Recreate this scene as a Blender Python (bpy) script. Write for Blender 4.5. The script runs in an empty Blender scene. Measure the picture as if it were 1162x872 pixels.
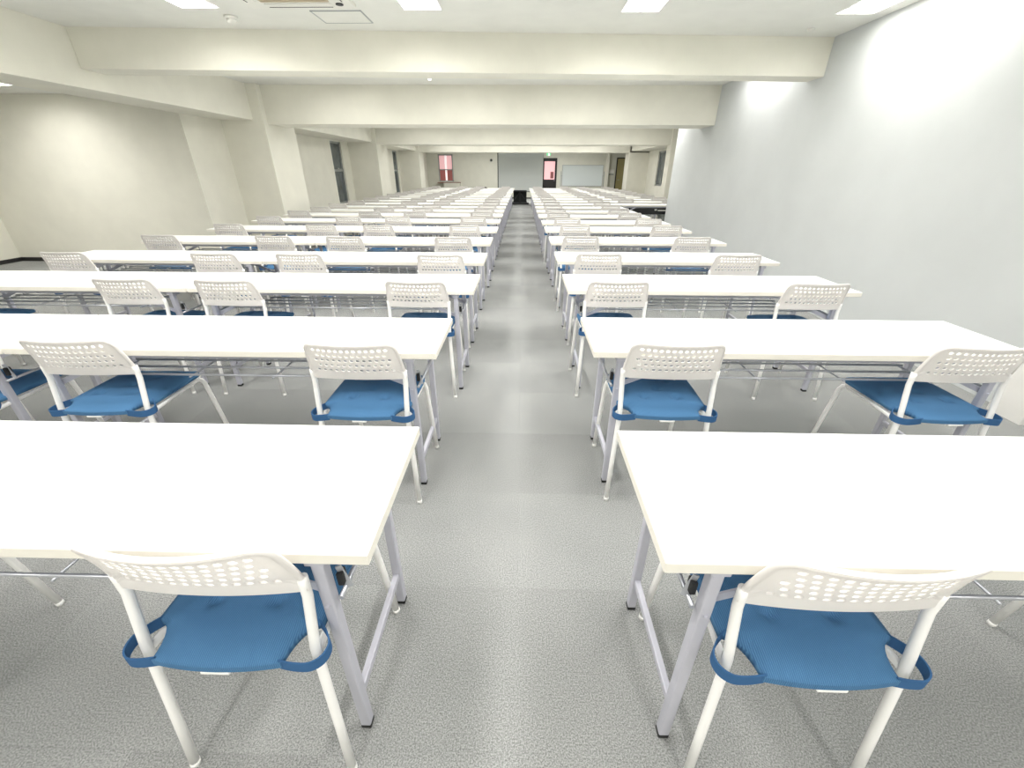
import bpy, bmesh, math, random
from mathutils import Vector, Matrix
random.seed(7)
SC = bpy.context.scene
COL = SC.collection
PI = math.pi

# ------------------------------------------------------------------ camera
FPX, TH, YAW, ROLL, CH = 468.733, 0.4764607, 0.0212355, 0.003564510, 1.3563453
cx, sx = math.cos(YAW), math.sin(YAW)
Xa = Vector((cx, sx, 0)); Ya = Vector((-sx, cx, 0)); Za = Vector((0, 0, 1))
Fw = math.cos(TH)*Ya - math.sin(TH)*Za
Ua = math.sin(TH)*Ya + math.cos(TH)*Za
cr, sr = math.cos(ROLL), math.sin(ROLL)
Rv = cr*Xa + sr*Ua
Uv = cr*Ua - sr*Xa
cam = bpy.data.cameras.new('camera')
camo = bpy.data.objects.new('camera', cam); COL.objects.link(camo)
M = Matrix((Rv, Uv, -Fw)).transposed().to_4x4(); M.translation = (0, 0, CH)
camo.matrix_world = M
cam.sensor_width = 36; cam.sensor_fit = 'HORIZONTAL'; cam.lens = FPX/1162*36
cam.clip_start = 0.05; cam.clip_end = 100
SC.camera = camo

def in_frame(pts):
    for p in pts:
        d = Vector(p)-Vector((0, 0, CH)); f = d.dot(Fw)
        if f > .05 and abs(d.dot(Rv)/f*FPX) < 581 and abs(d.dot(Uv)/f*FPX) < 436: return True
    return False

# ------------------------------------------------------------------ materials
def srgb(c):
    return tuple(((v/255)/12.92 if v/255 <= .04045 else ((v/255+.055)/1.055)**2.4) for v in c)+(1,)
def mat(name, rgb, rough=.5, metal=0, spec=.5, noise=0, nscale=40, bump=0, emit=None, estr=0):
    m = bpy.data.materials.new(name); m.use_nodes = True
    nt = m.node_tree; b = nt.nodes['Principled BSDF']
    b.inputs['Base Color'].default_value = srgb(rgb)
    b.inputs['Roughness'].default_value = rough; b.inputs['Metallic'].default_value = metal
    b.inputs['Specular IOR Level'].default_value = spec
    if noise or bump:
        tc = nt.nodes.new('ShaderNodeTexCoord'); n = nt.nodes.new('ShaderNodeTexNoise')
        n.inputs['Scale'].default_value = nscale; n.inputs['Detail'].default_value = 4
        nt.links.new(tc.outputs['Object'], n.inputs['Vector'])
        if noise:
            r = nt.nodes.new('ShaderNodeValToRGB'); c = srgb(rgb)
            r.color_ramp.elements[0].position = .3; r.color_ramp.elements[1].position = .7
            r.color_ramp.elements[0].color = tuple(v*(1-noise) for v in c[:3])+(1,)
            r.color_ramp.elements[1].color = tuple(min(1, v*(1+noise)) for v in c[:3])+(1,)
            nt.links.new(n.outputs['Fac'], r.inputs['Fac']); nt.links.new(r.outputs['Color'], b.inputs['Base Color'])
        if bump:
            bp = nt.nodes.new('ShaderNodeBump'); bp.inputs['Strength'].default_value = bump
            bp.inputs['Distance'].default_value = .002
            nt.links.new(n.outputs['Fac'], bp.inputs['Height']); nt.links.new(bp.outputs['Normal'], b.inputs['Normal'])
    if emit:
        b.inputs['Emission Color'].default_value = srgb(emit); b.inputs['Emission Strength'].default_value = estr
    return m

WALLC = mat('cream wallpaper', (235, 233, 221), .8, spec=.2, noise=.03, nscale=3, bump=.15)
WALLG = mat('pale grey wallpaper', (209, 212, 212), .8, spec=.2, noise=.025, nscale=2.5, bump=.15)
WALLF = mat('far grey wallpaper', (212, 211, 199), .85, spec=.2, noise=.03, nscale=3)
CEIL = mat('ceiling board', (232, 232, 226), .85, spec=.2, noise=.02, nscale=5)
TOPW = mat('white laminate', (245, 246, 243), .38, spec=.45, noise=.012, nscale=6)
EDGE = mat('cream edge band', (243, 239, 228), .5)
STEEL = mat('grey painted steel', (196, 196, 206), .4, .1)
STEELD = mat('zinc plated wire', (190, 192, 198), .3, .6)
BLACKP = mat('black plastic', (28, 29, 30), .5)
CHW = mat('white powder coated tube', (251, 250, 247), .38)
CHP = mat('white moulded plastic', (252, 249, 246), .45)
ALU = mat('aluminium', (170, 174, 176), .35, .7)
BASEB = mat('black vinyl skirting', (38, 38, 38), .5)
BLACKF = mat('black cloth', (22, 26, 24), .7, noise=.3, nscale=12)
SCREEN = mat('grey screen cloth', (214, 219, 217), .75, spec=.2)
WBM = mat('glossy whiteboard', (228, 236, 238), .2)
GLASSN = mat('dark window glass', (92, 100, 102), .08, noise=.35, nscale=3.5)
DOORB = mat('black door', (30, 26, 26), .45)
DOORO = mat('olive door', (150, 140, 95), .5)
WOOD = mat('brown wood', (120, 78, 66), .5, noise=.2, nscale=20)
def add_translucent(m, f):
    nt = m.node_tree; b = nt.nodes['Principled BSDF']; o = nt.nodes['Material Output']
    t = nt.nodes.new('ShaderNodeBsdfTranslucent'); t.inputs['Color'].default_value = b.inputs['Base Color'].default_value
    x = nt.nodes.new('ShaderNodeMixShader'); x.inputs['Fac'].default_value = f
    nt.links.new(b.outputs[0], x.inputs[1]); nt.links.new(t.outputs[0], x.inputs[2]); nt.links.new(x.outputs[0], o.inputs['Surface'])
add_translucent(CHP, .3)
PLAST = mat('off white plastic', (232, 231, 224), .5)
GRILLE = mat('beige grille', (202, 190, 168), .6)
BOXW = mat('white card', (236, 234, 230), .6, noise=.02, nscale=6)
GREYB = mat('grey storage box', (150, 155, 150), .6, noise=.1, nscale=9)
LAMPW = mat('white lamp housing', (245, 245, 243), .4)
TUBE = mat('lit tube', (255, 255, 255), .5, emit=(255, 252, 244), estr=14)
PINK = mat('pink lit pane', (238, 190, 192), .4, emit=(244, 190, 194), estr=.45)
RED = mat('red lit pane', (140, 84, 80), .4, emit=(150, 84, 80), estr=.35)
WHITEE = mat('white lit strip', (250, 240, 240), .4, emit=(255, 244, 244), estr=.6)
EXITG = mat('lit sign green', (60, 190, 120), .4, emit=(70, 210, 130), estr=1.0)
EXITW = mat('lit sign white', (245, 255, 248), .4, emit=(240, 255, 246), estr=1.4)

def carpet():
    m = bpy.data.materials.new('grey carpet tiles'); m.use_nodes = True
    nt = m.node_tree; b = nt.nodes['Principled BSDF']; N = nt.nodes.new; L = nt.links.new
    b.inputs['Roughness'].default_value = .95; b.inputs['Specular IOR Level'].default_value = .1
    tc = N('ShaderNodeTexCoord')
    n1 = N('ShaderNodeTexNoise'); n1.inputs['Scale'].default_value = 240; n1.inputs['Detail'].default_value = 6; n1.inputs['Roughness'].default_value = .75
    n2 = N('ShaderNodeTexNoise'); n2.inputs['Scale'].default_value = 1.6; n2.inputs['Detail'].default_value = 5
    br = N('ShaderNodeTexBrick'); br.offset = 0; br.inputs['Scale'].default_value = 2.0
    br.inputs['Brick Width'].default_value = 1; br.inputs['Row Height'].default_value = 1
    br.inputs['Mortar Size'].default_value = .004
    br.inputs['Color1'].default_value = (.92, .92, .92, 1); br.inputs['Color2'].default_value = (1.06, 1.06, 1.06, 1)
    br.inputs['Mortar'].default_value = (.96, .96, .96, 1)
    for t in (n1, n2, br): L(tc.outputs['Object'], t.inputs['Vector'])
    r1 = N('ShaderNodeValToRGB'); e = r1.color_ramp.elements
    e[0].position = .39; e[0].color = srgb((118, 119, 118)); e[1].position = .61; e[1].color = srgb((186, 187, 185))
    L(n1.outputs['Fac'], r1.inputs['Fac'])
    r2 = N('ShaderNodeValToRGB'); e = r2.color_ramp.elements
    e[0].position = .3; e[0].color = (.88, .89, .89, 1); e[1].position = .6; e[1].color = (1.03, 1.03, 1.03, 1)
    L(n2.outputs['Fac'], r2.inputs['Fac'])
    def mul(a, c):
        x = N('ShaderNodeMix'); x.data_type = 'RGBA'; x.blend_type = 'MULTIPLY'; x.inputs['Factor'].default_value = 1
        L(a, x.inputs['A']); L(c, x.inputs['B']); return x.outputs['Result']
    o = mul(mul(r1.outputs['Color'], r2.outputs['Color']), br.outputs['Color'])
    L(o, b.inputs['Base Color'])
    bp = N('ShaderNodeBump'); bp.inputs['Strength'].default_value = .5; bp.inputs['Distance'].default_value = .004
    L(n1.outputs['Fac'], bp.inputs['Height']); L(bp.outputs['Normal'], b.inputs['Normal'])
    return m
CARPET = carpet()

def cloth():
    m = bpy.data.materials.new('blue ribbed cloth'); m.use_nodes = True
    nt = m.node_tree; b = nt.nodes['Principled BSDF']; N = nt.nodes.new; L = nt.links.new
    b.inputs['Roughness'].default_value = .85; b.inputs['Specular IOR Level'].default_value = .2
    tc = N('ShaderNodeTexCoord'); w = N('ShaderNodeTexWave'); w.wave_type = 'BANDS'; w.bands_direction = 'X'
    w.inputs['Scale'].default_value = 80; w.inputs['Distortion'].default_value = .6; w.inputs['Detail'].default_value = 2
    L(tc.outputs['Object'], w.inputs['Vector'])
    r = N('ShaderNodeValToRGB'); e = r.color_ramp.elements
    e[0].color = srgb((66, 108, 150)); e[1].color = srgb((86, 132, 172))
    L(w.outputs['Fac'], r.inputs['Fac']); L(r.outputs['Color'], b.inputs['Base Color'])
    bp = N('ShaderNodeBump'); bp.inputs['Strength'].default_value = .4; bp.inputs['Distance'].default_value = .002
    L(w.outputs['Fac'], bp.inputs['Height']); L(bp.outputs['Normal'], b.inputs['Normal'])
    return m
CLOTH = cloth()
STRAP = mat('blue strap webbing', (60, 100, 144), .85, spec=.2)

# ------------------------------------------------------------------ mesh helpers
class MB:
    def __init__(s): s.bm = bmesh.new()
    def box(s, x0, x1, y0, y1, z0, z1, bev=0, mi=0):
        vs = [s.bm.verts.new((x, y, z)) for z in (z0, z1) for y in (y0, y1) for x in (x0, x1)]
        fs = [(0, 2, 3, 1), (4, 5, 7, 6), (0, 1, 5, 4), (2, 6, 7, 3), (0, 4, 6, 2), (1, 3, 7, 5)]
        F = [s.bm.faces.new([vs[i] for i in f]) for f in fs]
        for f in F: f.material_index = mi
        if bev:
            es = list({e for f in F for e in f.edges})
            r = bmesh.ops.bevel(s.bm, geom=es, offset=bev, segments=2, affect='EDGES', profile=.5)
            for f in r['faces']: f.material_index = mi
        return s
    def obox(s, p, q, w, h, mi=0):
        """bar of section w (sideways) by h (upright) from p to q"""
        p, q = Vector(p), Vector(q); d = (q-p).normalized()
        side = d.cross(Vector((0, 0, 1)))
        if side.length < 1e-4: side = Vector((1, 0, 0))
        side.normalize(); up = side.cross(d)
        vs = []
        for c in (p, q):
            for a, b in ((-1, -1), (1, -1), (1, 1), (-1, 1)): vs.append(s.bm.verts.new(c+side*a*w/2+up*b*h/2))
        for f in ((3, 2, 1, 0), (4, 5, 6, 7), (0, 1, 5, 4), (1, 2, 6, 5), (2, 3, 7, 6), (3, 0, 4, 7)):
            s.bm.faces.new([vs[i] for i in f]).material_index = mi
        return s
    def tube(s, pts, r, n=10, mi=0, caps=True):
        P = [Vector(p) for p in pts]; rings = []; ref = None
        for i, p in enumerate(P):
            d = (P[min(i+1, len(P)-1)]-P[max(i-1, 0)]).normalized()
            if ref is None:
                ref = Vector((1, 0, 0)) if abs(d.x) < .8 else Vector((0, 1, 0))
            u = (ref-d*ref.dot(d)).normalized(); ref = u; v = d.cross(u)
            rr = r[i] if isinstance(r, (list, tuple)) else r
            rings.append([s.bm.verts.new(p+u*rr*math.cos(2*PI*k/n)+v*rr*math.sin(2*PI*k/n)) for k in range(n)])
        for a, b in zip(rings, rings[1:]):
            for k in range(n):
                f = s.bm.faces.new((a[k], a[(k+1) % n], b[(k+1) % n], b[k])); f.smooth = True; f.material_index = mi
        if caps:
            s.bm.faces.new(rings[0][::-1]).material_index = mi; s.bm.faces.new(rings[-1]).material_index = mi
        return s
    def band(s, pts, h, t, mi=0):
        """upright strap following a path in plan"""
        P = [Vector(p) for p in pts]; R = []
        for i, p in enumerate(P):
            d = (P[min(i+1, len(P)-1)]-P[max(i-1, 0)]); d.z = 0; d.normalize(); nn = Vector((-d.y, d.x, 0))
            R.append([s.bm.verts.new(p+nn*a*t/2+Vector((0, 0, b*h/2))) for a, b in ((-1, -1), (1, -1), (1, 1), (-1, 1))])
        for a, b in zip(R, R[1:]):
            for k in range(4):
                f = s.bm.faces.new((a[k], b[k], b[(k+1) % 4], a[(k+1) % 4])); f.material_index = mi
        s.bm.faces.new(R[0]); s.bm.faces.new(R[-1][::-1])
        return s
    def lathe(s, prof, c=(0, 0, 0), n=20, mi=0):
        rings = []
        for r, z in prof: rings.append([s.bm.verts.new((c[0]+r*math.cos(2*PI*k/n), c[1]+r*math.sin(2*PI*k/n), c[2]+z)) for k in range(n)])
        for a, b in zip(rings, rings[1:]):
            for k in range(n):
                f = s.bm.faces.new((a[k], a[(k+1) % n], b[(k+1) % n], b[k])); f.smooth = True; f.material_index = mi
        s.bm.faces.new(rings[0][::-1]).material_index = mi; s.bm.faces.new(rings[-1]).material_index = mi
        return s
    def build(s, name, mats, parent=None):
        bmesh.ops.recalc_face_normals(s.bm, faces=s.bm.faces)
        me = bpy.data.meshes.new(name); s.bm.to_mesh(me); s.bm.free()
        for m in (mats if isinstance(mats, (list, tuple)) else [mats]): me.materials.append(m)
        o = bpy.data.objects.new(name, me); COL.objects.link(o)
        if parent: o.parent = parent
        return o

def tag(o, label=None, cat=None, group=None, kind=None):
    if label: o['label'] = label
    if cat: o['category'] = cat
    if group: o['group'] = group
    if kind: o['kind'] = kind
    return o
def thing(name, label, cat, loc=(0, 0, 0), rz=0, group=None, kind=None):
    o = bpy.data.objects.new(name, None); COL.objects.link(o)
    o.empty_display_size = .1; o.location = loc; o.rotation_euler = (0, 0, rz)
    return tag(o, label, cat, group, kind)
def struct(name, mb, m, label, cat):
    return tag(mb.build(name, m), label, cat, kind='structure')
def copy_tree(o, parent=None):
    c = o.copy(); COL.objects.link(c)
    if parent: c.parent = parent
    for ch in list(o.children): copy_tree(ch, c)
    return c

# ------------------------------------------------------------------ the room
ZC = 2.564           # ceiling
XR = 3.12            # face of the grey partition wall on the right
YB, YF = -3.2, 25.0  # back and far ends
XL0, XL = -8.3, -5.15
YP = [7.80, 13.9, 19.45]        # pillar lines
ZB = 2.035
ZA = 2.30            # ceiling of the bay to the left

fl = MB().box(-8.6, 6.3, YB-.2, YF+.3, -.12, 0); struct('floor', fl, CARPET, 'grey carpet tile floor', 'floor')

FIX = []   # (x, y) centres of recessed lamps, power factor
XS = [-2.72, -.86, .98, 2.83]
for y, p in ((3.99, 1), (1.3, 1.15), (-1.4, 1.2), (6.5, .85), (10.0, .85), (12.4, .85), (16.2, .9), (18.2, .9), (22.4, 1.6)):
    for x in XS: FIX.append((x, y+(.038*(x-.98) if y < 5 else 0), ZC, p*(.45 if x > 2 and y < 10 else 1)))
ALC = [(-6.56, 5.62, ZA, 1.0), (-6.58, 2.6, ZA, .8), (-6.58, -.4, ZA, .7)]
FW, FL_, FD = .33, 1.25, .10

def holed_slab(mb, x0, x1, y0, y1, z0, z1, holes):
    xs = sorted({x0, x1} | {h[0]-FW/2 for h in holes} | {h[0]+FW/2 for h in holes})
    ys = sorted({y0, y1} | {h[1]-FL_/2 for h in holes} | {h[1]+FL_/2 for h in holes})
    for ya, yb in zip(ys, ys[1:]):
        run = None
        for xa, xb in zip(xs, xs[1:]):
            mx, my = (xa+xb)/2, (ya+yb)/2
            hole = any(abs(mx-h[0]) < FW/2 and abs(my-h[1]) < FL_/2 for h in holes)
            if hole:
                if run is not None: mb.box(run, xa, ya, yb, z0, z1); run = None
            elif run is None: run = xa
        if run is not None: mb.box(run, x1, ya, yb, z0, z1)
    return mb
c = MB()
holed_slab(c, -4.9, 6.3, YB-.2, YF+.3, ZC, ZC+.16, FIX)
c.box(-8.6, -4.9, 7.1, YF+.3, ZC, ZC+.16)
struct('ceiling', c, CEIL, 'off-white ceiling with recessed lamps', 'ceiling')

struct('ceiling_left_bay', holed_slab(MB(), -8.6, -4.9, YB-.2, 7.1, ZA, ZA+.16, ALC), CEIL, 'lower off-white ceiling of the left bay', 'ceiling')
# walls
struct('wall_right', MB().box(XR, XR+.14, YB, 9.78, 0, ZC).box(XR+.14, 5.5, 9.62, 9.78, 0, ZC), WALLG, 'pale grey partition wall along the right side', 'wall')
struct('wall_back', MB().box(-8.5, XR+.14, YB-.15, YB, 0, ZC), WALLC, 'cream wall behind the camera', 'wall')
# left bay: side wall, back wall and the return up to the first pillar
struct('wall_left', MB().box(XL0-.15, XL0, YB, 7.1, 0, ZC), WALLC, 'cream outer wall of the bay at far left', 'wall')
struct('wall_left_bay', MB().box(XL0, -4.9, 6.87, 7.05, 0, ZC).box(-5.1, -4.9, 7.05, YP[0], 0, ZC), WALLC, 'cream wall at the end of the left bay', 'wall')
# left window wall, with openings
WL = [(12.62, 13.36, .5, 2.06, 'window_1', 'narrow dark aluminium window between first and second left pillars'),
      (18.55, 19.2, .5, 2.06, 'window_2', 'narrow dark aluminium window between second and third left pillars')]
w = MB(); y = YP[0]
for a, b, z0, z1, *_ in WL:
    w.box(XL-.16, XL, y, a, 0, ZC).box(XL-.16, XL, a, b, 0, z0).box(XL-.16, XL, a, b, z1, ZC); y = b
w.box(XL-.16, XL, y, YF, 0, ZC)
struct('wall_left_window_side', w, WALLC, 'cream window wall behind the left pillars', 'wall')
WR = (17.0, 18.2, .86, 2.03)
w = MB().box(5.2, 5.36, 9.7, WR[0], 0, ZC).box(5.2, 5.36, WR[0], WR[1], 0, WR[2]).box(5.2, 5.36, WR[0], WR[1], WR[3], ZC).box(5.2, 5.36, WR[1], 20.4, 0, ZC)
w.box(5.36, 6.1, 20.25, 20.4, 0, ZC).box(6.0, 6.15, 20.4, YF, 0, ZC)
struct('wall_right_window_side', w, WALLC, 'cream window wall beyond the grey partition', 'wall')
# far wall with window and doors
fx0, fx1, fz0, fz1 = -4.53, -3.74, .84, 2.13
d0, d1, dz = 1.07, 1.83, 1.97
w = MB().box(XL-.2, fx0, YF, YF+.18, 0, ZC).box(fx0, fx1, YF, YF+.18, 0, fz0).box(fx0, fx1, YF, YF+.18, fz1, ZC)
w.box(fx1, d0, YF, YF+.18, 0, ZC).box(d0, d1, YF, YF+.18, dz, ZC).box(d1, 6.2, YF, YF+.18, 0, ZC)
struct('wall_far', w, WALLF, 'grey far wall of the hall', 'wall')
struct('trim_1', MB().box(4.42, 4.56, YF-.25, YF, 0, ZC), WALLC, 'narrow cream corner post right of the whiteboard', 'trim')
struct('trim_2', MB().box(-4.25, -3.38, YF-.3, YF, 0, .77), WALLF, 'low ledge under the far window', 'trim')

# pillars and beams
PW = [1.0, 1.0, .85]
for i, (y, d) in enumerate(zip(YP, PW)):
    nm = ['first', 'second', 'third'][i]
    struct('pillar', MB().box(XL-.02 if i else -5.05, -4.2 if i == 0 else -4.3, y, y+d, 0, ZC, bev=.008), WALLC, nm+' cream pillar along the left side', 'pillar')
    if i:
        struct('pillar', MB().box(4.3 if i == 1 else 4.39, 5.22, y+(.1 if i == 2 else 0), y+(.42 if i == 1 else d), 0, ZC, bev=.008), WALLC, ['', 'nearer', 'farther'][i]+' cream pillar along the right side', 'pillar')
def beam(x0, x1, y0, y1, z, label, skew=0):
    mb = MB().box(x0, x1, y0, y1, z, ZC+.02, bev=.006)
    for v in mb.bm.verts: v.co.y += skew*v.co.x
    struct('ceiling_beam', mb, WALLC, label, 'beam')
XB = -4.37
beam(XB, XR+.02, 5.19, 5.48, 2.238, 'nearest cream ceiling beam across the hall', .055)
beam(-4.25, XR+.02, 7.96, 8.6, 2.028, 'second cream ceiling beam, between first left pillar and grey wall', .012)
beam(-4.33, 5.22, 14.0, 14.85, 2.043, 'third cream ceiling beam across the hall')
beam(-4.33, 5.22, 19.55, 20.3, 2.04, 'farthest cream ceiling beam across the hall')
beam(-4.92, XB, YB, 7.82, 2.073, 'long cream beam running forward to first left pillar')
beam(XL-.02, XB-.05, 8.78, 13.92, 2.09, 'cream soffit beam between first and second left pillars')
beam(XL-.02, XB-.05, 14.88, 19.46, 2.09, 'cream soffit beam between second and third left pillars')
beam(4.46, 5.22, 9.78, 13.92, 2.09, 'cream soffit beam beside the grey wall end')
beam(4.46, 5.22, 14.28, 19.56, 2.09, 'cream soffit beam between the two right pillars')

struct('baseboard_left', MB().box(XL0, -4.9, 6.855, 6.87, 0, .06).box(XL0, XL0+.012, YB, 6.855, 0, .06).box(-4.9, -4.885, 6.855, YP[0], 0, .06), BASEB, 'black skirting along the left bay walls', 'skirting')
struct('baseboard_left_window_side', MB().box(XL, XL+.012, 8.95, 13.88, 0, .06).box(XL, XL+.012, 14.95, 19.4, 0, .06), BASEB, 'black skirting under the left windows', 'skirting')
struct('baseboard_far', MB().box(-3.36, d0-.05, YF-.012, YF, 0, .06).box(d1+.05, 4.4, YF-.012, YF, 0, .06), BASEB, 'black skirting along the far wall', 'skirting')

# windows on the side walls
for a, b, z0, z1, nm, lab in WL:
    t = thing(nm, lab, 'window', (XL-.08, (a+b)/2, z0), kind='structure')
    hw, h = (b-a)/2, z1-z0
    f = MB(); fw = .045
    f.box(-.04, .04, -hw, -hw+fw, 0, h).box(-.04, .04, hw-fw, hw, 0, h).box(-.04, .04, -hw, hw, 0, fw).box(-.04, .04, -hw, hw, h-fw, h)
    f.box(-.035, .05, -hw, hw, h*.53, h*.53+.06)
    f.build('window_frame', ALU, t)
    MB().box(-.02, -.01, -hw+.03, hw-.03, .03, h*.53).build('lower_pane', GLASSN, t)
    MB().box(0, .01, -hw+.03, hw-.03, h*.53+.06, h-.03).build('upper_pane', GLASSN, t)
    MB().box(.04, .055, -.05, .05, h*.53+.06, h*.53+.085).build('latch', ALU, t)
a, b, z0, z1 = WR
t = thing('window_3', 'narrow dark window on the right beyond the grey wall', 'window', (5.28, (a+b)/2, z0), kind='structure')
hw, h = (b-a)/2, z1-z0
f = MB().box(-.04, .04, -hw, -hw+.045, 0, h).box(-.04, .04, hw-.045, hw, 0, h).box(-.04, .04, -hw, hw, 0, .045).box(-.04, .04, -hw, hw, h-.045, h).box(-.04, .04, -.03, .03, 0, h)
f.build('window_frame', ALU, t)
MB().box(-.01, 0, -hw+.03, hw-.03, .03, h-.03).build('pane', GLASSN, t)
# far window with pink and red panes
t = thing('window_4', 'far window with pink panes above and red panes below', 'window', ((fx0+fx1)/2, YF+.06, fz0), kind='structure')
hw, h = (fx1-fx0)/2, fz1-fz0
f = MB().box(-hw, -hw+.06, -.05, .05, 0, h).box(hw-.06, hw, -.05, .05, 0, h).box(-hw, hw, -.05, .05, h-.06, h).box(-hw, hw, -.05, .05, 0, .04).box(-hw, hw, -.05, .05, h*.42, h*.42+.05)
f.build('window_frame', ALU, t)
MB().box(-hw+.05, -.05, 0, .01, h*.42+.04, h-.05).box(.05, hw-.05, 0, .01, h*.42+.04, h-.05).build('pink_pane', PINK, t)
MB().box(-hw+.05, -.05, 0, .01, .03, h*.43).box(.05, hw-.05, 0, .01, .03, h*.43).build('red_pane', RED, t)
MB().box(-.05, .05, -.005, .015, .03, h-.05).build('center_strip', WHITEE, t)
MB().box(-hw-.06, hw+.38, -.34, -.0, -.075, -.04, bev=.004).build('window_sill', WOOD, t)
# far door
t = thing('door_1', 'black far door with a tall pink-lit glass pane', 'door', ((d0+d1)/2, YF+.05, 0), kind='structure')
hw = (d1-d0)/2
MB().box(-hw, -hw+.05, -.08, .08, 0, dz).box(hw-.05, hw, -.08, .08, 0, dz).box(-hw, hw, -.08, .08, dz-.05, dz).build('door_frame', DOORB, t)
MB().box(-hw+.05, hw-.05, -.02, .02, 0, .95).box(-hw+.05, -hw+.09, -.02, .02, .95, dz-.05).box(hw-.1, hw-.05, -.02, .02, .95, dz-.05).box(-hw+.09, hw-.1, -.02, .02, 1.82, dz-.05).build('door_leaf', DOORB, t)
MB().box(-hw+.09, hw-.1, -.005, .005, .95, 1.82).build('glass_pane', PINK, t)
MB().box(.05, hw-.16, -.012, -.006, 1.0, 1.32).build('dark_reflection', mat('painted rose reflection', (150, 90, 90), .3), t)  # dark reflection in the glass, painted as a flat muted rose patch
MB().tube([(hw-.08, -.03, .9), (hw-.08, -.06, .9), (hw-.16, -.06, .9)], .009).build('door_handle', ALU, t)
t = thing('door_2', 'olive door in a dark frame beside the right far pillar', 'door', (5.38, YF, 0), kind='structure')
MB().box(-.4, -.35, -.05, 0, 0, 2.0).box(.35, .4, -.05, 0, 0, 2.0).box(-.4, .4, -.05, 0, 1.95, 2.0).build('door_frame', DOORB, t)
MB().box(-.35, .35, -.03, 0, 0, 1.95).box(-.25, .25, -.035, -.03, 1.1, 1.8, bev=.002).box(-.25, .25, -.035, -.03, .2, .9, bev=.002).build('door_leaf', DOORO, t)
MB().tube([(-.28, -.03, .95), (-.28, -.08, .95), (-.18, -.08, .95)], .01).build('door_handle', ALU, t)

# ------------------------------------------------------------------ ceiling lamps
def lamp_proto(name):
    t = thing(name, 'x', 'ceiling light')
    hw, hl = FW/2-.002, FL_/2-.002
    MB().box(-hw, hw, -hl, hl, FD, FD+.015).box(-hw, -hw+.008, -hl, hl, 0, FD).box(hw-.008, hw, -hl, hl, 0, FD).box(-hw, hw, -hl, -hl+.008, 0, FD).box(-hw, hw, hl-.008, hl, 0, FD).build('housing', LAMPW, t)
    for sgn in (-1, 1):
        MB().tube([(sgn*.08, -hl+.05, .06), (sgn*.08, hl-.05, .06)], .016, 8).build('tube_lamp', TUBE, t)
        for a_, b_ in ((-hl+.008, -hl+.05), (hl-.05, hl-.008)): MB().box(sgn*.08-.02, sgn*.08+.02, a_, b_, .035, .085).build('lamp_holder', PLAST, t)
    g = MB()
    for k in range(1, 6): g.box(-hw+.008, hw-.008, -hl+k*2*hl/6-.002, -hl+k*2*hl/6+.002, .004, .034)
    g.box(-.003, .003, -hl+.01, hl-.01, .004, .03)
    g.build('louvre', LAMPW, t)
    return t
lp = lamp_proto('recessed_ceiling_light'); first = True
ROWN = {3.99: 'before the nearest beam', 1.3: 'overhead', -1.4: 'behind', 6.85: 'between the first two beams'}
XN = ['leftmost', 'left of the aisle', 'right of the aisle', 'beside the grey wall']
def light(x, y, z, p):
    ld = bpy.data.lights.new('lamp_light', 'AREA'); ld.shape = 'RECTANGLE'; ld.size = FW-.05; ld.size_y = FL_-.08
    ld.energy = 30*p; ld.color = (1.0, .985, .955)
    lo = bpy.data.objects.new('lamp_light', ld); COL.objects.link(lo); lo.location = (x, y, z+.032)
    return lo
for x, y, z, p in FIX+ALC:
    light(x, y, z, p)
    pts = [(x+a*FW/2, y+b*FL_/2, z) for a in (-1, 1) for b in (-1, 1)]
    if not in_frame(pts): continue
    if (z == ZC and y > 5): continue      # hidden above the beams
    o = lp if first else copy_tree(lp); first = False
    o.location = (x, y, z)
    if z == ZA: o['label'] = 'recessed ceiling light in the left bay, at the photo edge'
    else: o['label'] = 'lit recessed ceiling light '+{0: 'nearest the left bay', 1: 'above the table block left of the aisle', 2: 'just right of the aisle', 3: 'against the grey right wall'}[XS.index(x)]
    o['group'] = 'recessed ceiling lights'
# air conditioner, hatch, smoke detector, emergency lamp
t = thing('air_conditioner', 'white ceiling cassette air conditioner with beige grille', 'air conditioner', (-1.81, 3.96, ZC+.003))
m = MB().box(-.43, .43, -.44, .44, -.03, 0, bev=.008); m.build('panel', PLAST, t)
g = MB()
g.box(-.27, .27, -.27, .27, -.036, -.03)
for k in range(13): g.box(-.26, .26, -.26+k*.041, -.245+k*.041, -.042, -.036)
g.build('intake_grille', GRILLE, t)
for k in range(4):
    q = MB().box(-.27, .27, .31, .385, -.036, -.03, bev=.002).box(-.26, .26, .372, .38, -.038, -.035, mi=1).build('vane', [PLAST, BLACKP], t); q.rotation_euler = (0, 0, k*PI/2)
MB().lathe([(.03, -.03), (.03, -.036), (.02, -.037)], (.33, .33, 0)).build('receiver', BLACKP, t)
t = thing('access_hatch', 'square ceiling access hatch outlined in grey behind air conditioner', 'hatch', (-1.61, 4.7, ZC))
MB().box(-.21, .21, -.155, .155, -.004, 0).build('panel', CEIL, t)
MB().box(-.22, -.21, -.165, .165, -.006, 0).box(.21, .22, -.165, .165, -.006, 0).box(-.22, .22, -.165, -.155, -.006, 0).box(-.22, .22, .155, .165, -.006, 0).build('frame', ALU, t)
t = thing('smoke_detector', 'round white smoke detector on ceiling near left lamp', 'smoke detector', (-2.6, 4.68, ZC))
MB().lathe([(.055, 0), (.055, -.014), (.05, -.02)]).build('base', PLAST, t)
MB().lathe([(.04, -.02), (.042, -.035), (.03, -.046), (.01, -.05)]).build('sensor', PLAST, t)
t = thing('emergency_light', 'tiny round emergency light on ceiling between the first two beams', 'emergency light', (-1.39, 7.45, ZC+.003))
MB().lathe([(.04, 0), (.04, -.008), (.03, -.012)]).build('rim', PLAST, t)
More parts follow.
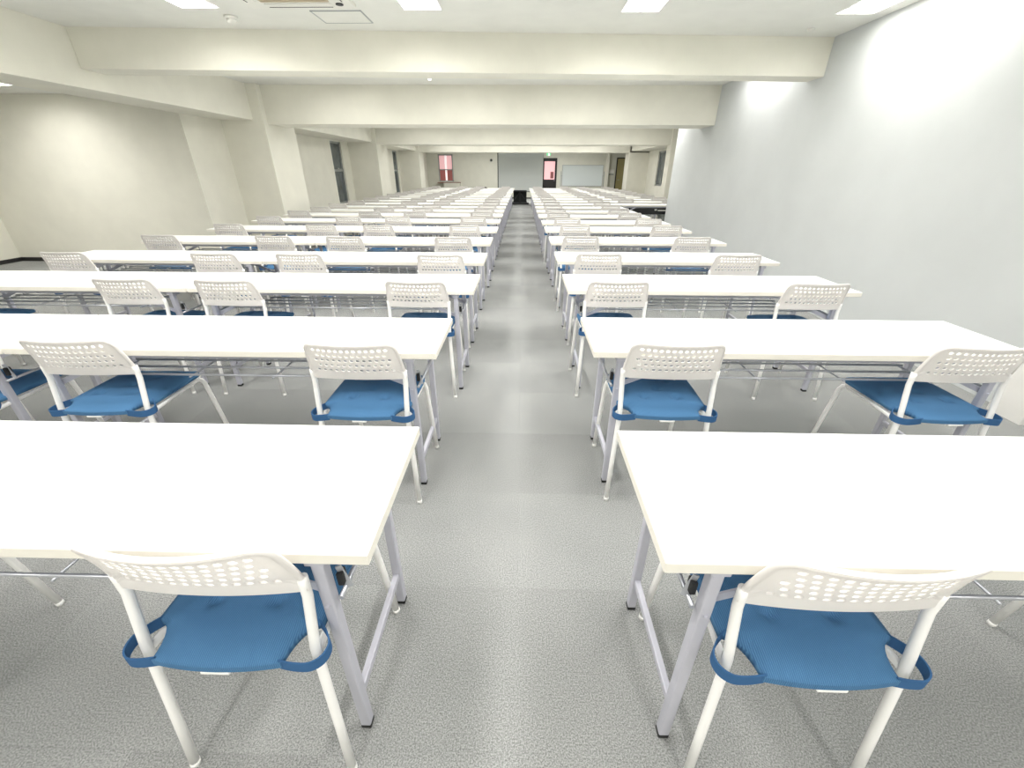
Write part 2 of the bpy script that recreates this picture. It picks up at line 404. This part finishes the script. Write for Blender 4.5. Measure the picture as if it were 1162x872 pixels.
MB().lathe([(.026, -.012), (.02, -.022), (.006, -.025)]).build('lens', mat('small lit lens', (255, 255, 255), .3, emit=(255, 255, 250), estr=3), t)
t = thing('ceiling_sensor', 'small white sensor on ceiling above the nearest beam, right end', 'sensor', (2.72, 5.1, ZC))
MB().lathe([(.035, 0), (.035, -.012), (.02, -.02)]).build('body', PLAST, t)

# ------------------------------------------------------------------ folding table
TW, TD = 1.8, .45
def make_table(shelf=True):
    t = thing('folding_table', 'x', 'table')
    m = MB(); m.box(0, TW, 0, TD, .672, .70, bev=.0025, mi=0)
    for f in m.bm.faces:
        c_ = f.calc_center_median()
        if c_.z < .6735: f.material_index = 2
        elif c_.z < .699: f.material_index = 1
    m.build('tabletop', [TOPW, EDGE, STEEL], t)
    for sx_ in (0, 1):
        X = .118 if sx_ == 0 else TW-.118
        for yy in (.03, .395):
            l = MB().box(X-.0135, X+.0135, yy-.0135, yy+.0135, .012, .655, bev=.004).lathe([(.004, 0), (.0045, .002), (.0045, .0045)], (X, yy-.016, .52), 8)
            l = l.build('leg', STEEL, t)
            MB().box(X-.014, X+.014, yy-.014, yy+.014, 0, .0125, bev=.003).build('foot_cap', BLACKP, l)
        MB().box(X-.009, X+.009, .04, .385, .13, .155, bev=.003).build('lower_crossbar', STEEL, t)
        MB().tube([(X-(.024 if sx_ == 0 else -.024), .03, .53), (X-(.024 if sx_ == 0 else -.024), .40, .53)], .006, 8).build('upper_crossbar', STEELD, t)
        MB().box(X-.02, X+.02, .01, .44, .652, .6715, bev=.002).build('mounting_rail', STEEL, t)
        d = 1 if sx_ == 0 else -1
        for yy in (.052, .373):
            MB().obox((X+d*.0, yy, .52), (X+d*.30, yy, .652), .005, .022).box(X+d*.30-.03, X+d*.30+.03, yy-.012, yy+.012, .652, .668).build('brace', STEEL, t)
        lv = MB().box(X-d*.022-.007, X-d*.022+.007, .045, .068, .548, .585, bev=.003).build('lock_lever', BLACKP, t)
        MB().obox((X-d*.02, .055, .60), (X-d*.034, .06, .53), .004, .012).build('release_plate', STEELD, lv)
    r = MB()
    for yy in (.05, .40): r.box(.2, TW-.2, yy-.012, yy+.012, .648, .6715)
    r.build('apron_rail', STEEL, t)
    if shelf:
        r = MB()
        for yy in (.04, .12, .195, .27, .36):
            q = .24 if yy == .04 else .35
            r.tube([(q, yy, .57), (TW-q, yy, .57)], .005, 6)
        for xx in (.36, .72, 1.08, TW-.36): r.tube([(xx, .03, .5625), (xx, .37, .5625)], .0035, 6)
        for xx in (.36, TW-.36): r.tube([(xx, .10, .566), (xx, .10, .66)], .004, 6).tube([(xx, .31, .566), (xx, .31, .66)], .004, 6)
        r.build('wire_shelf', STEELD, t)
    return t

# ------------------------------------------------------------------ chair
def back_y(z):      # rear profile of the leg/back line (y towards the table)
    pts = [(0, 0), (.45, .042), (.585, .066), (.64, .066), (.70, .050), (.774, .024)]
    for (a, ya), (b, yb) in zip(pts, pts[1:]):
        if z <= b:
            k = (z-a)/(b-a); return ya+(yb-ya)*k
    return pts[-1][1]
def legx(z): return .203-.018*min(z/.45, 1)+.004*max(0, min(1, (z-.45)/.2))
def make_chair():
    t = thing('classroom_chair', 'x', 'chair')
    # backrest: perforated plate
    bm = bmesh.new()
    HW, Z0, Z1 = .198, .606, .774
    ix, iz0, iz1 = .166, .636, .759
    ncol, nrow = 13, 5
    cw, chh = 2*ix/ncol, (iz1-iz0)/nrow
    V = {}
    def v(x, z):
        k = (round(x, 5), round(z, 5))
        if k not in V: V[k] = bm.verts.new((x, 0, z))
        return V[k]
    for r in range(nrow):
        za, zb = iz0+r*chh, iz0+(r+1)*chh; zm = (za+zb)/2; off = cw/2 if r % 2 else 0
        n = ncol-1 if r % 2 else ncol
        if r % 2:
            for xa in (-ix, ix-cw/2):
                bm.faces.new([v(xa, za), v(xa+cw/2, za), v(xa+cw/2, zm), v(xa+cw/2, zb), v(xa, zb), v(xa, zm)])
        for q in range(n):
            xa = -ix+off+q*cw; xb = xa+cw; xm = (xa+xb)/2
            ring = [v(xa, za), v(xm, za), v(xb, za), v(xb, zm), v(xb, zb), v(xm, zb), v(xa, zb), v(xa, zm)]
            hx, hz = cw*.32, chh*.25; hole = []
            for k in range(8):
                an = -3*PI/4+k*PI/4
                hole.append(bm.verts.new((xm+hx*max(-1, min(1, 1.15*math.cos(an))), 0, zm+hz*max(-1, min(1, 1.15*math.sin(an))))))
            for k in range(8): bm.faces.new([ring[k], ring[(k+1) % 8], hole[(k+1) % 8], hole[k]])
    # frame around the holes
    def outline(x, z):
        # push a point of the inner rectangle boundary out to the rounded outer edge
        ox = x/ix*HW; oz = Z0+(z-iz0)/(iz1-iz0)*(Z1-Z0); R = .034
        if oz > Z1-R and abs(ox) > HW-R:
            dx, dz = abs(ox)-(HW-R), oz-(Z1-R); l = math.hypot(dx, dz)
            if l > R: ox = math.copysign(HW-R+dx/l*R, ox); oz = Z1-R+dz/l*R
        return ox, oz
    loop = [(-ix+k*cw/2, iz0) for k in range(2*ncol)]+[(ix, iz0+k*chh/2) for k in range(2*nrow)]
    loop += [(ix-k*cw/2, iz1) for k in range(2*ncol)]+[(-ix, iz1-k*chh/2) for k in range(2*nrow)]
    ov = [bm.verts.new((outline(*p)[0], 0, outline(*p)[1])) for p in loop]
    for k in range(len(loop)):
        k2 = (k+1) % len(loop); bm.faces.new([v(*loop[k]), v(*loop[k2]), ov[k2], ov[k]])
    bmesh.ops.recalc_face_normals(bm, faces=bm.faces)
    bmesh.ops.solidify(bm, geom=list(bm.faces), thickness=.006)
    def bow(x, z): return back_y(z)-.034*(1-(x/HW)**2)*(.45+.55*(z-Z0)/(Z1-Z0))
    def tap(z): return 1-.10*(z-Z0)/(Z1-Z0)
    for vv in bm.verts:
        vv.co.y += bow(vv.co.x, vv.co.z); vv.co.x *= tap(vv.co.z)
    mb = MB(); mb.bm.free(); mb.bm = bm
    # thick rolled rim along sides and top, thin lip below
    rim = [(-HW+.006, Z0+.002)]+[(-HW+.006, Z0+.03*k) for k in range(1, 5)]
    for k in range(0, 7):
        a = PI-k*PI/12; rim.append((-HW+.034+.028*math.cos(a), Z1-.034+.028*math.sin(a)))
    rim += [(-HW+.034+k*(2*HW-.068)/12, Z1-.006) for k in range(1, 12)]
    rim += [(-x, z) for x, z in reversed(rim[:12])]
    mb.tube([(x*tap(z), bow(x, z)-.001, z) for x, z in rim], .0072, 8)
    mb.tube([(-HW+.008+k*(2*HW-.016)/12, bow(-HW+.008+k*(2*HW-.016)/12, Z0+.004), Z0+.004) for k in range(13)], .006, 8)
    mb.build('backrest', CHP, t)
    # legs
    for s in (-1, 1):
        zs = [.006, .2, .45, .53, .585, .62, .64]
        mb = MB().tube([(s*legx(z), back_y(z), z) for z in zs], .0108, 12)
        l = mb.build('leg', CHW, t)
        MB().tube([(s*legx(0), 0, 0), (s*legx(.02), .002, .016)], .0118, 12).build('foot_cap', CHW, l)
        fy = [(s*.2, .425, .006), (s*.19, .40, .25), (s*.184, .383, .40), (s*.18, .372, .422), (s*.178, .35, .432)]
        l = MB().tube(fy, .0108, 12).build('leg', CHW, t)
        MB().tube([(s*.2, .425, 0), (s*.1995, .4235, .016)], .0118, 12).build('foot_cap', CHW, l)
    fr = MB()
    for s in (-1, 1): fr.tube([(s*.178, .36, .428), (s*.176, .2, .428), (s*legx(.43), back_y(.43), .426)], .009, 8)
    fr.tube([(-.178, .10, .426), (.178, .10, .426)], .007, 8).tube([(-.178, .34, .426), (.178, .34, .426)], .007, 8)
    fr.build('seat_frame', CHW, t)
    # seat shell
    def shell(mb, w0, w1, y0, y1, ztop, thick, dome, nu=14, nv=14, notch=0, dim=()):
        T, B = [], []
        for j in range(nv+1):
            q = j/nv; yy = y0+(y1-y0)*q
            hw = w0+(w1-w0)*min(1, q*1.4)
            if notch and yy < y0+.085:
                hw = min(hw, w0-notch*math.sqrt(max(0, 1-((yy-y0)/.085)**2)))
            ce = min(1, (1-q)/.1); hw -= .022*(1-math.sqrt(max(0, 1-(1-ce)**2)))
            rt, rb = [], []
            for i in range(nu+1):
                u = -1+2*i/nu; x = u*hw
                e = (1-abs(u)**5)*(1-abs(2*q-1)**6)
                z = ztop+dome*e
                for a, b, rr, dd in dim: z -= dd*math.exp(-(((x-a)/rr)**2+((yy-b)/rr)**2))
                yb_ = yy-.012*(1-u*u)*(1-q)
                rt.append(mb.bm.verts.new((x, yb_, z))); rb.append(mb.bm.verts.new((x, yb_, ztop-thick)))
            T.append(rt); B.append(rb)
        for j in range(nv):
            for i in range(nu):
                f = mb.bm.faces.new((T[j][i], T[j][i+1], T[j+1][i+1], T[j+1][i])); f.smooth = True
                mb.bm.faces.new((B[j][i], B[j+1][i], B[j+1][i+1], B[j][i+1]))
            for i in (0, nu):
                f = mb.bm.faces.new((T[j][i], T[j+1][i], B[j+1][i], B[j][i])); f.smooth = True
        for i in range(nu):
            for j in (0, nv):
                mb.bm.faces.new((T[j][i], T[j][i+1], B[j][i+1], B[j][i]))
        return mb
    shell(MB(), .12, .186, .09, .40, .446, .009, .0).box(-.03, .03, -.0125, .08, .4375, .4455, bev=.002).build('seat', CHW, t)
    dm = [(sx_*.07, yy, .017, .015) for sx_ in (-1, 1) for yy in (.13, .28)]+[(0, .205, .017, .015)]
    cu = shell(MB(), .184, .19, .0, .385, .462, .0155, .024, 40, 40, notch=.05, dim=dm).build('cushion', CLOTH, t)
    for s in (-1, 1):
        p = [(s*.128, .004, .452), (s*.160, .001, .449), (s*.19, .004, .446), (s*.210, .020, .445), (s*.215, .044, .446), (s*.204, .064, .45), (s*.186, .082, .453), (s*.172, .092, .455)]
        P_ = [Vector(q_) for q_ in p]; p = []
        for a_ in range(len(P_)-1):
            p0, p1, p2, p3 = P_[max(a_-1, 0)], P_[a_], P_[a_+1], P_[min(a_+2, len(P_)-1)]
            for k_ in range(4):
                u_ = k_/4; p.append(.5*(2*p1+(p2-p0)*u_+(2*p0-5*p1+4*p2-p3)*u_*u_+(3*p1-p0-3*p2+p3)*u_**3))
        p.append(P_[-1])
        MB().band(p, .028, .0035).build('strap', STRAP, cu)
    return t

def merge_tree(root, name):
    """same thing as one mesh, for copies only a few pixels high"""
    mats, bm = [], bmesh.new()
    def walk(o):
        if o.type == 'MESH':
            me = o.data.copy(); mp = []
            for mm in me.materials:
                if mm not in mats: mats.append(mm)
                mp.append(mats.index(mm))
            for p in me.polygons: p.material_index = mp[min(p.material_index, len(mp)-1)]
            bm.from_mesh(me)
        for ch in o.children: walk(ch)
    walk(root)
    me = bpy.data.meshes.new(name); bm.to_mesh(me); bm.free()
    for mm in mats: me.materials.append(mm)
    return me

T0 = make_table(); C0 = make_chair()
bpy.context.view_layer.update()
TM = merge_tree(T0, 'folding_table'); CM = merge_tree(C0, 'classroom_chair')
ORD = 'first second third fourth fifth sixth seventh eighth ninth tenth eleventh twelfth thirteenth fourteenth fifteenth sixteenth seventeenth eighteenth nineteenth twentieth twenty-first'.split()
LY = [.546, 1.532, 2.519, 3.394, 4.368, 5.355, 6.319, 7.230, 8.06, 8.90, 9.82]
LX = [-.288, -.341, -.291, -.306, -.319, -.311, -.321, -.326, -.335, -.339, -.338]
RY = [.543, 1.569, 2.553, 3.478, 4.471, 5.428, 6.22, 7.152, 8.03, 8.93, 9.87]
RX = [.280, .303, .293, .300, .305, .297, .289, .272, .268, .27, .275]
while len(LY) < 21:
    LY.append(LY[-1]+.95); LX.append(-.338); RY.append(RY[-1]+.945); RX.append(.28)
LC = {1: [-.615, -1.80], 2: [-.655, -1.77, -2.46, -3.64], 3: [-.634, -1.79, -2.42, -3.66], 4: [-.643, -1.762, -2.448, -3.66], 5: [-.686, -1.779, -2.50, -3.668], 6: [-.694, -1.745, -2.449, -3.587]}
RCX = {1: [.628, 1.80], 2: [.61, 1.775], 3: [.587, 1.768], 4: [.622, 1.725], 5: [.60, 1.724], 6: [.65, 1.766]}
FULL = 12
used = {'t': False, 'c': False}
def visible(x0, x1, y0, y1, z1):
    return in_frame([(x, y, z) for x in (x0, (x0+x1)/2, x1) for y in (y0, y1) for z in (0, z1)])
def put_table(x, y, row, label, group):
    if not visible(x, x+TW, y, y+TD, .7): return None
    if row <= FULL:
        o = copy_tree(T0) if used['t'] else T0; used['t'] = True
    else:
        o = bpy.data.objects.new('folding_table', TM); COL.objects.link(o); o['category'] = 'table'
    o.location = (x, y, 0); o['label'] = label; o['group'] = group
    return o
def put_chair(x, y, row, rz, label, group):
    if not visible(x-.2, x+.2, y, y+.43, .77): return
    if row <= FULL:
        o = copy_tree(C0) if used['c'] else C0; used['c'] = True
    else:
        o = bpy.data.objects.new('classroom_chair', CM); COL.objects.link(o); o['category'] = 'chair'
    o.location = (x, y, 0); o.rotation_euler = (0, 0, rz); o['label'] = label; o['group'] = group
POS = ['beside the aisle', 'second from aisle', 'third from aisle', 'fourth from aisle']
for i in range(21):
    row = i+1; r = ORD[i]
    # left block: two tables end to end
    put_table(LX[i]-TW, LY[i], row, f'white folding table left of the aisle, {r} row from camera, beside the aisle', 'white folding tables')
    if row > 1: put_table(LX[i]-2*TW-.012, LY[i], row, f'white folding table left of the aisle, {r} row from camera, outer table', 'white folding tables')
    put_table(RX[i], RY[i], row, f'white folding table right of the aisle, {r} row from camera, beside the aisle', 'white folding tables')
    xs = LC.get(row, [LX[i]-d+random.uniform(-.03, .03) for d in (.35, 1.43, 2.14, 3.3)])
    cush = ' with blue cushion' if row <= 6 else ''
    for k, x in enumerate(xs):
        put_chair(x, LY[i]-(.068 if row == 1 else .095)+random.uniform(-.01, .005), row, random.uniform(-.02, .02) if row > 1 else 0,
                  f'white chair{cush} left of the aisle, {r} row, {POS[k]}', 'white chairs at the tables')
    xs = RCX.get(row, [RX[i]+d+random.uniform(-.03, .03) for d in (.34, 1.46)])
    if row >= 11:
        ot = put_table(RX[i]+TW+.012, RY[i], row, f'white folding table right of the aisle, {r} row from camera, outer table', 'white folding tables')
        if row == 11:
            for ch in list(ot.children):
                if ch.name.startswith('wire_shelf'): bpy.data.objects.remove(ch)
        xs = xs+[RX[i]+d+random.uniform(-.03, .03) for d in (2.2, 3.2)]
    for k, x in enumerate(xs):
        if row == 11 and k > 1: continue
        put_chair(x, RY[i]-(.06 if row == 1 else .095)+random.uniform(-.01, .005), row, random.uniform(-.02, .02) if row > 1 else 0,
                  f'white chair{cush} right of the aisle, {r} row, {POS[k]}', 'white chairs at the tables')

# ------------------------------------------------------------------ far end
# projection screen
t = thing('projection_screen', 'large grey projection screen hanging at the aisle end', 'screen', (-.09, 21.3, .48))
MB().box(-1.02, 1.02, -.004, .004, .03, 1.80).build('screen_cloth', SCREEN, t)
MB().box(-1.06, -1.02, -.005, .005, .03, 1.80).box(1.02, 1.03, -.005, .005, .03, 1.80).build('dark_side_strips', BLACKF, t)  # dark strips down both sides of the cloth, wider at the left
MB().tube([(-1.06, 0, .015), (1.03, 0, .015)], .016, 10).build('weight_bar', BLACKP, t)
MB().box(-1.14, 1.14, -.06, .06, 1.80, ZC-.475, bev=.008).build('case', PLAST, t)
# whiteboard on stand
t = thing('whiteboard', 'wheeled whiteboard standing before the far wall, right of the door', 'whiteboard', (2.71, 21.05, 0))
MB().box(-.91, .91, -.008, .008, .76, 1.585).build('board', WBM, t)
MB().box(-.93, -.905, -.014, .014, .745, 1.60).box(.905, .93, -.014, .014, .745, 1.60).box(-.93, .93, -.014, .014, .74, .762).box(-.93, .93, -.014, .014, 1.583, 1.605).build('board_frame', ALU, t)
MB().box(-.6, .6, -.08, -.01, .735, .75).box(-.6, .6, -.08, -.074, .75, .765).build('pen_tray', ALU, t)
for s in (-1, 1):
    l = MB().box(s*.975-.018, s*.975+.018, -.015, .015, .06, 1.35, bev=.003).box(s*.975-.02, s*.975+.02, -.28, .28, .06, .09, bev=.003).box(s*.95-.04, s*.95+.04, -.012, .012, 1.15, 1.18).build('leg', ALU, t)
    MB().lathe([(.03, -.012), (.03, .012)], (s*.975, -.25, .03)).lathe([(.03, -.012), (.03, .012)], (s*.975, .25, .03)).tube([(s*.975, -.25, .06), (s*.975, -.25, 0)], .01, 6).tube([(s*.975, .25, .06), (s*.975, .25, 0)], .01, 6).build('caster', BLACKP, l)
# black equipment trolley at aisle end
t = thing('equipment_trolley', 'black equipment trolley standing at the far aisle end', 'trolley', (-.105, 20.5, 0))
MB().box(-.30, .30, -.2, .2, .535, .585, bev=.006).build('top_shelf', BLACKP, t)
MB().box(-.40, .40, -.24, .24, .03, .075, bev=.006).build('bottom_shelf', BLACKP, t)
MB().box(-.30, .30, .12, .14, .08, .535).build('back_panel', BLACKF, t)
MB().box(-.03, .03, -.03, .03, .075, .535).build('post', BLACKP, t)
for s in (-1, 1):
    MB().obox((s*.02, -.05, .48), (s*.33, -.12, .09), .02, .02).build('brace', BLACKP, t)
    for q in (-.2, .2): MB().tube([(s*.36-.012, q, .016), (s*.36+.012, q, .016)], .016, 12).box(s*.36-.006, s*.36+.006, q-.008, q+.008, .016, .035).build('caster', BLACKP, t)
# exit sign
t = thing('exit_sign', 'small lit green and white exit sign above the far door', 'sign', (1.36, YF, 2.08))
MB().box(-.11, .11, -.06, 0, 0, .2, bev=.005).build('housing', PLAST, t)
MB().box(-.1, .1, -.064, -.06, .01, .19).build('lit_panel', EXITW, t)
sg = MB().box(-.1, -.03, -.067, -.064, .01, .19).box(.06, .1, -.067, -.064, .01, .19)
sg.build('door_mark', EXITG, t)
sg = MB().lathe([(.014, -.0015), (.014, .0015)], (0, 0, 0), 10)
for vv in sg.bm.verts: vv.co = Vector((vv.co.x+.012, vv.co.z-.0655, vv.co.y+.152))
sg.obox((.01, -.0655, .135), (.02, -.0655, .08), .003, .022).obox((.02, -.0655, .08), (.045, -.0655, .03), .003, .014).obox((.02, -.0655, .08), (-.012, -.0655, .045), .003, .014).obox((.01, -.0655, .13), (.045, -.0655, .105), .003, .01).obox((.01, -.0655, .13), (-.022, -.0655, .11), .003, .01)
sg.build('running_figure', EXITG, t)
# switch panel, wall camera
t = thing('switch_panel', 'pale switch panel on far wall left of the olive door', 'switch panel', (4.76, YF, 1.18))
MB().box(-.14, .14, -.05, 0, .06, .26, bev=.006).build('box', PLAST, t)
MB().box(-.12, .12, -.04, 0, 0, .055).build('lower_unit', GREYB, t)
for k in range(4): MB().box(-.11+k*.06, -.07+k*.06, -.056, -.05, .12, .2, bev=.002).build('switch', CHP, t)
t = thing('wall_sensor', 'small round grey fitting on the far wall left of the screen', 'sensor', (-1.68, YF, 1.86))
q = MB().lathe([(.075, 0), (.075, .03), (.06, .035)], n=20).build('base', GREYB, t); q.rotation_euler = (PI/2, 0, 0)
q = MB().lathe([(.055, .035), (.05, .04)], n=20).build('lens', BASEB, t); q.rotation_euler = (PI/2, 0, 0)
t = thing('black_pouch', 'small black pouch lying on a far table left of the aisle', 'pouch', (-1.62, 19.45, .70))
m = MB(); bmesh.ops.create_uvsphere(m.bm, u_segments=20, v_segments=10, radius=1)
for vv in m.bm.verts: vv.co = Vector((vv.co.x*.13, vv.co.y*.08, max(-.0, vv.co.z*.05)))
for f in m.bm.faces: f.smooth = True
m.build('body', BLACKF, t)
MB().tube([(-.11, -.005, .028), (0, -.005, .052), (.11, -.005, .028)], .004, 6).build('zip', BLACKP, t)
# black case on grey boxes, under the outer table beside the wall end
t = thing('equipment_case', 'long black case under the outer table beside grey wall end', 'case', (2.98, 10.06, .505))
MB().box(-.62, .62, -.10, .10, 0, .138, bev=.008).build('body', BLACKP, t)
MB().box(-.6, .6, -.103, -.10, .125, .13).build('lid_seam', GREYB, t)
MB().box(-.05, .0, -.104, -.10, .08, .11).box(.02, .3, -.104, -.10, .07, .095).build('white_marking', PLAST, t)
for k, (xx, ww) in enumerate(((2.62, .2), (3.3, .22))):
    t = thing('storage_box', ['grey storage box under the black case, nearer the aisle', 'grey storage box under the black case, nearer the wall'][k], 'box', (xx, 10.06, 0))
    MB().box(-ww, ww, -.14, .14, 0, .47, bev=.02).build('body', GREYB, t)
    MB().box(-ww-.01, ww+.01, -.15, .15, .465, .505, bev=.008).build('lid', GREYB, t)
# white box against the right wall
t = thing('cardboard_box', 'white box on the floor against the grey right wall', 'box', (3.062, 2.27, 0))
MB().box(-.05, .052, -.10, .10, 0, .42, bev=.004).build('body', BOXW, t)
for a_, b_ in ((-.05, -.003), (.003, .052)): MB().box(a_, b_, -.098, .098, .42, .424).build('flap', BOXW, t)

# ------------------------------------------------------------------ world and view
w = bpy.data.worlds.new('world'); SC.world = w; w.use_nodes = True
w.node_tree.nodes['Background'].inputs[0].default_value = (.02, .022, .03, 1)
w.node_tree.nodes['Background'].inputs[1].default_value = 1
SC.view_settings.view_transform = 'Standard'; SC.view_settings.look = 'None'
SC.view_settings.gamma = 1; SC.view_settings.use_curve_mapping = False
SC.view_settings.exposure = 0.05
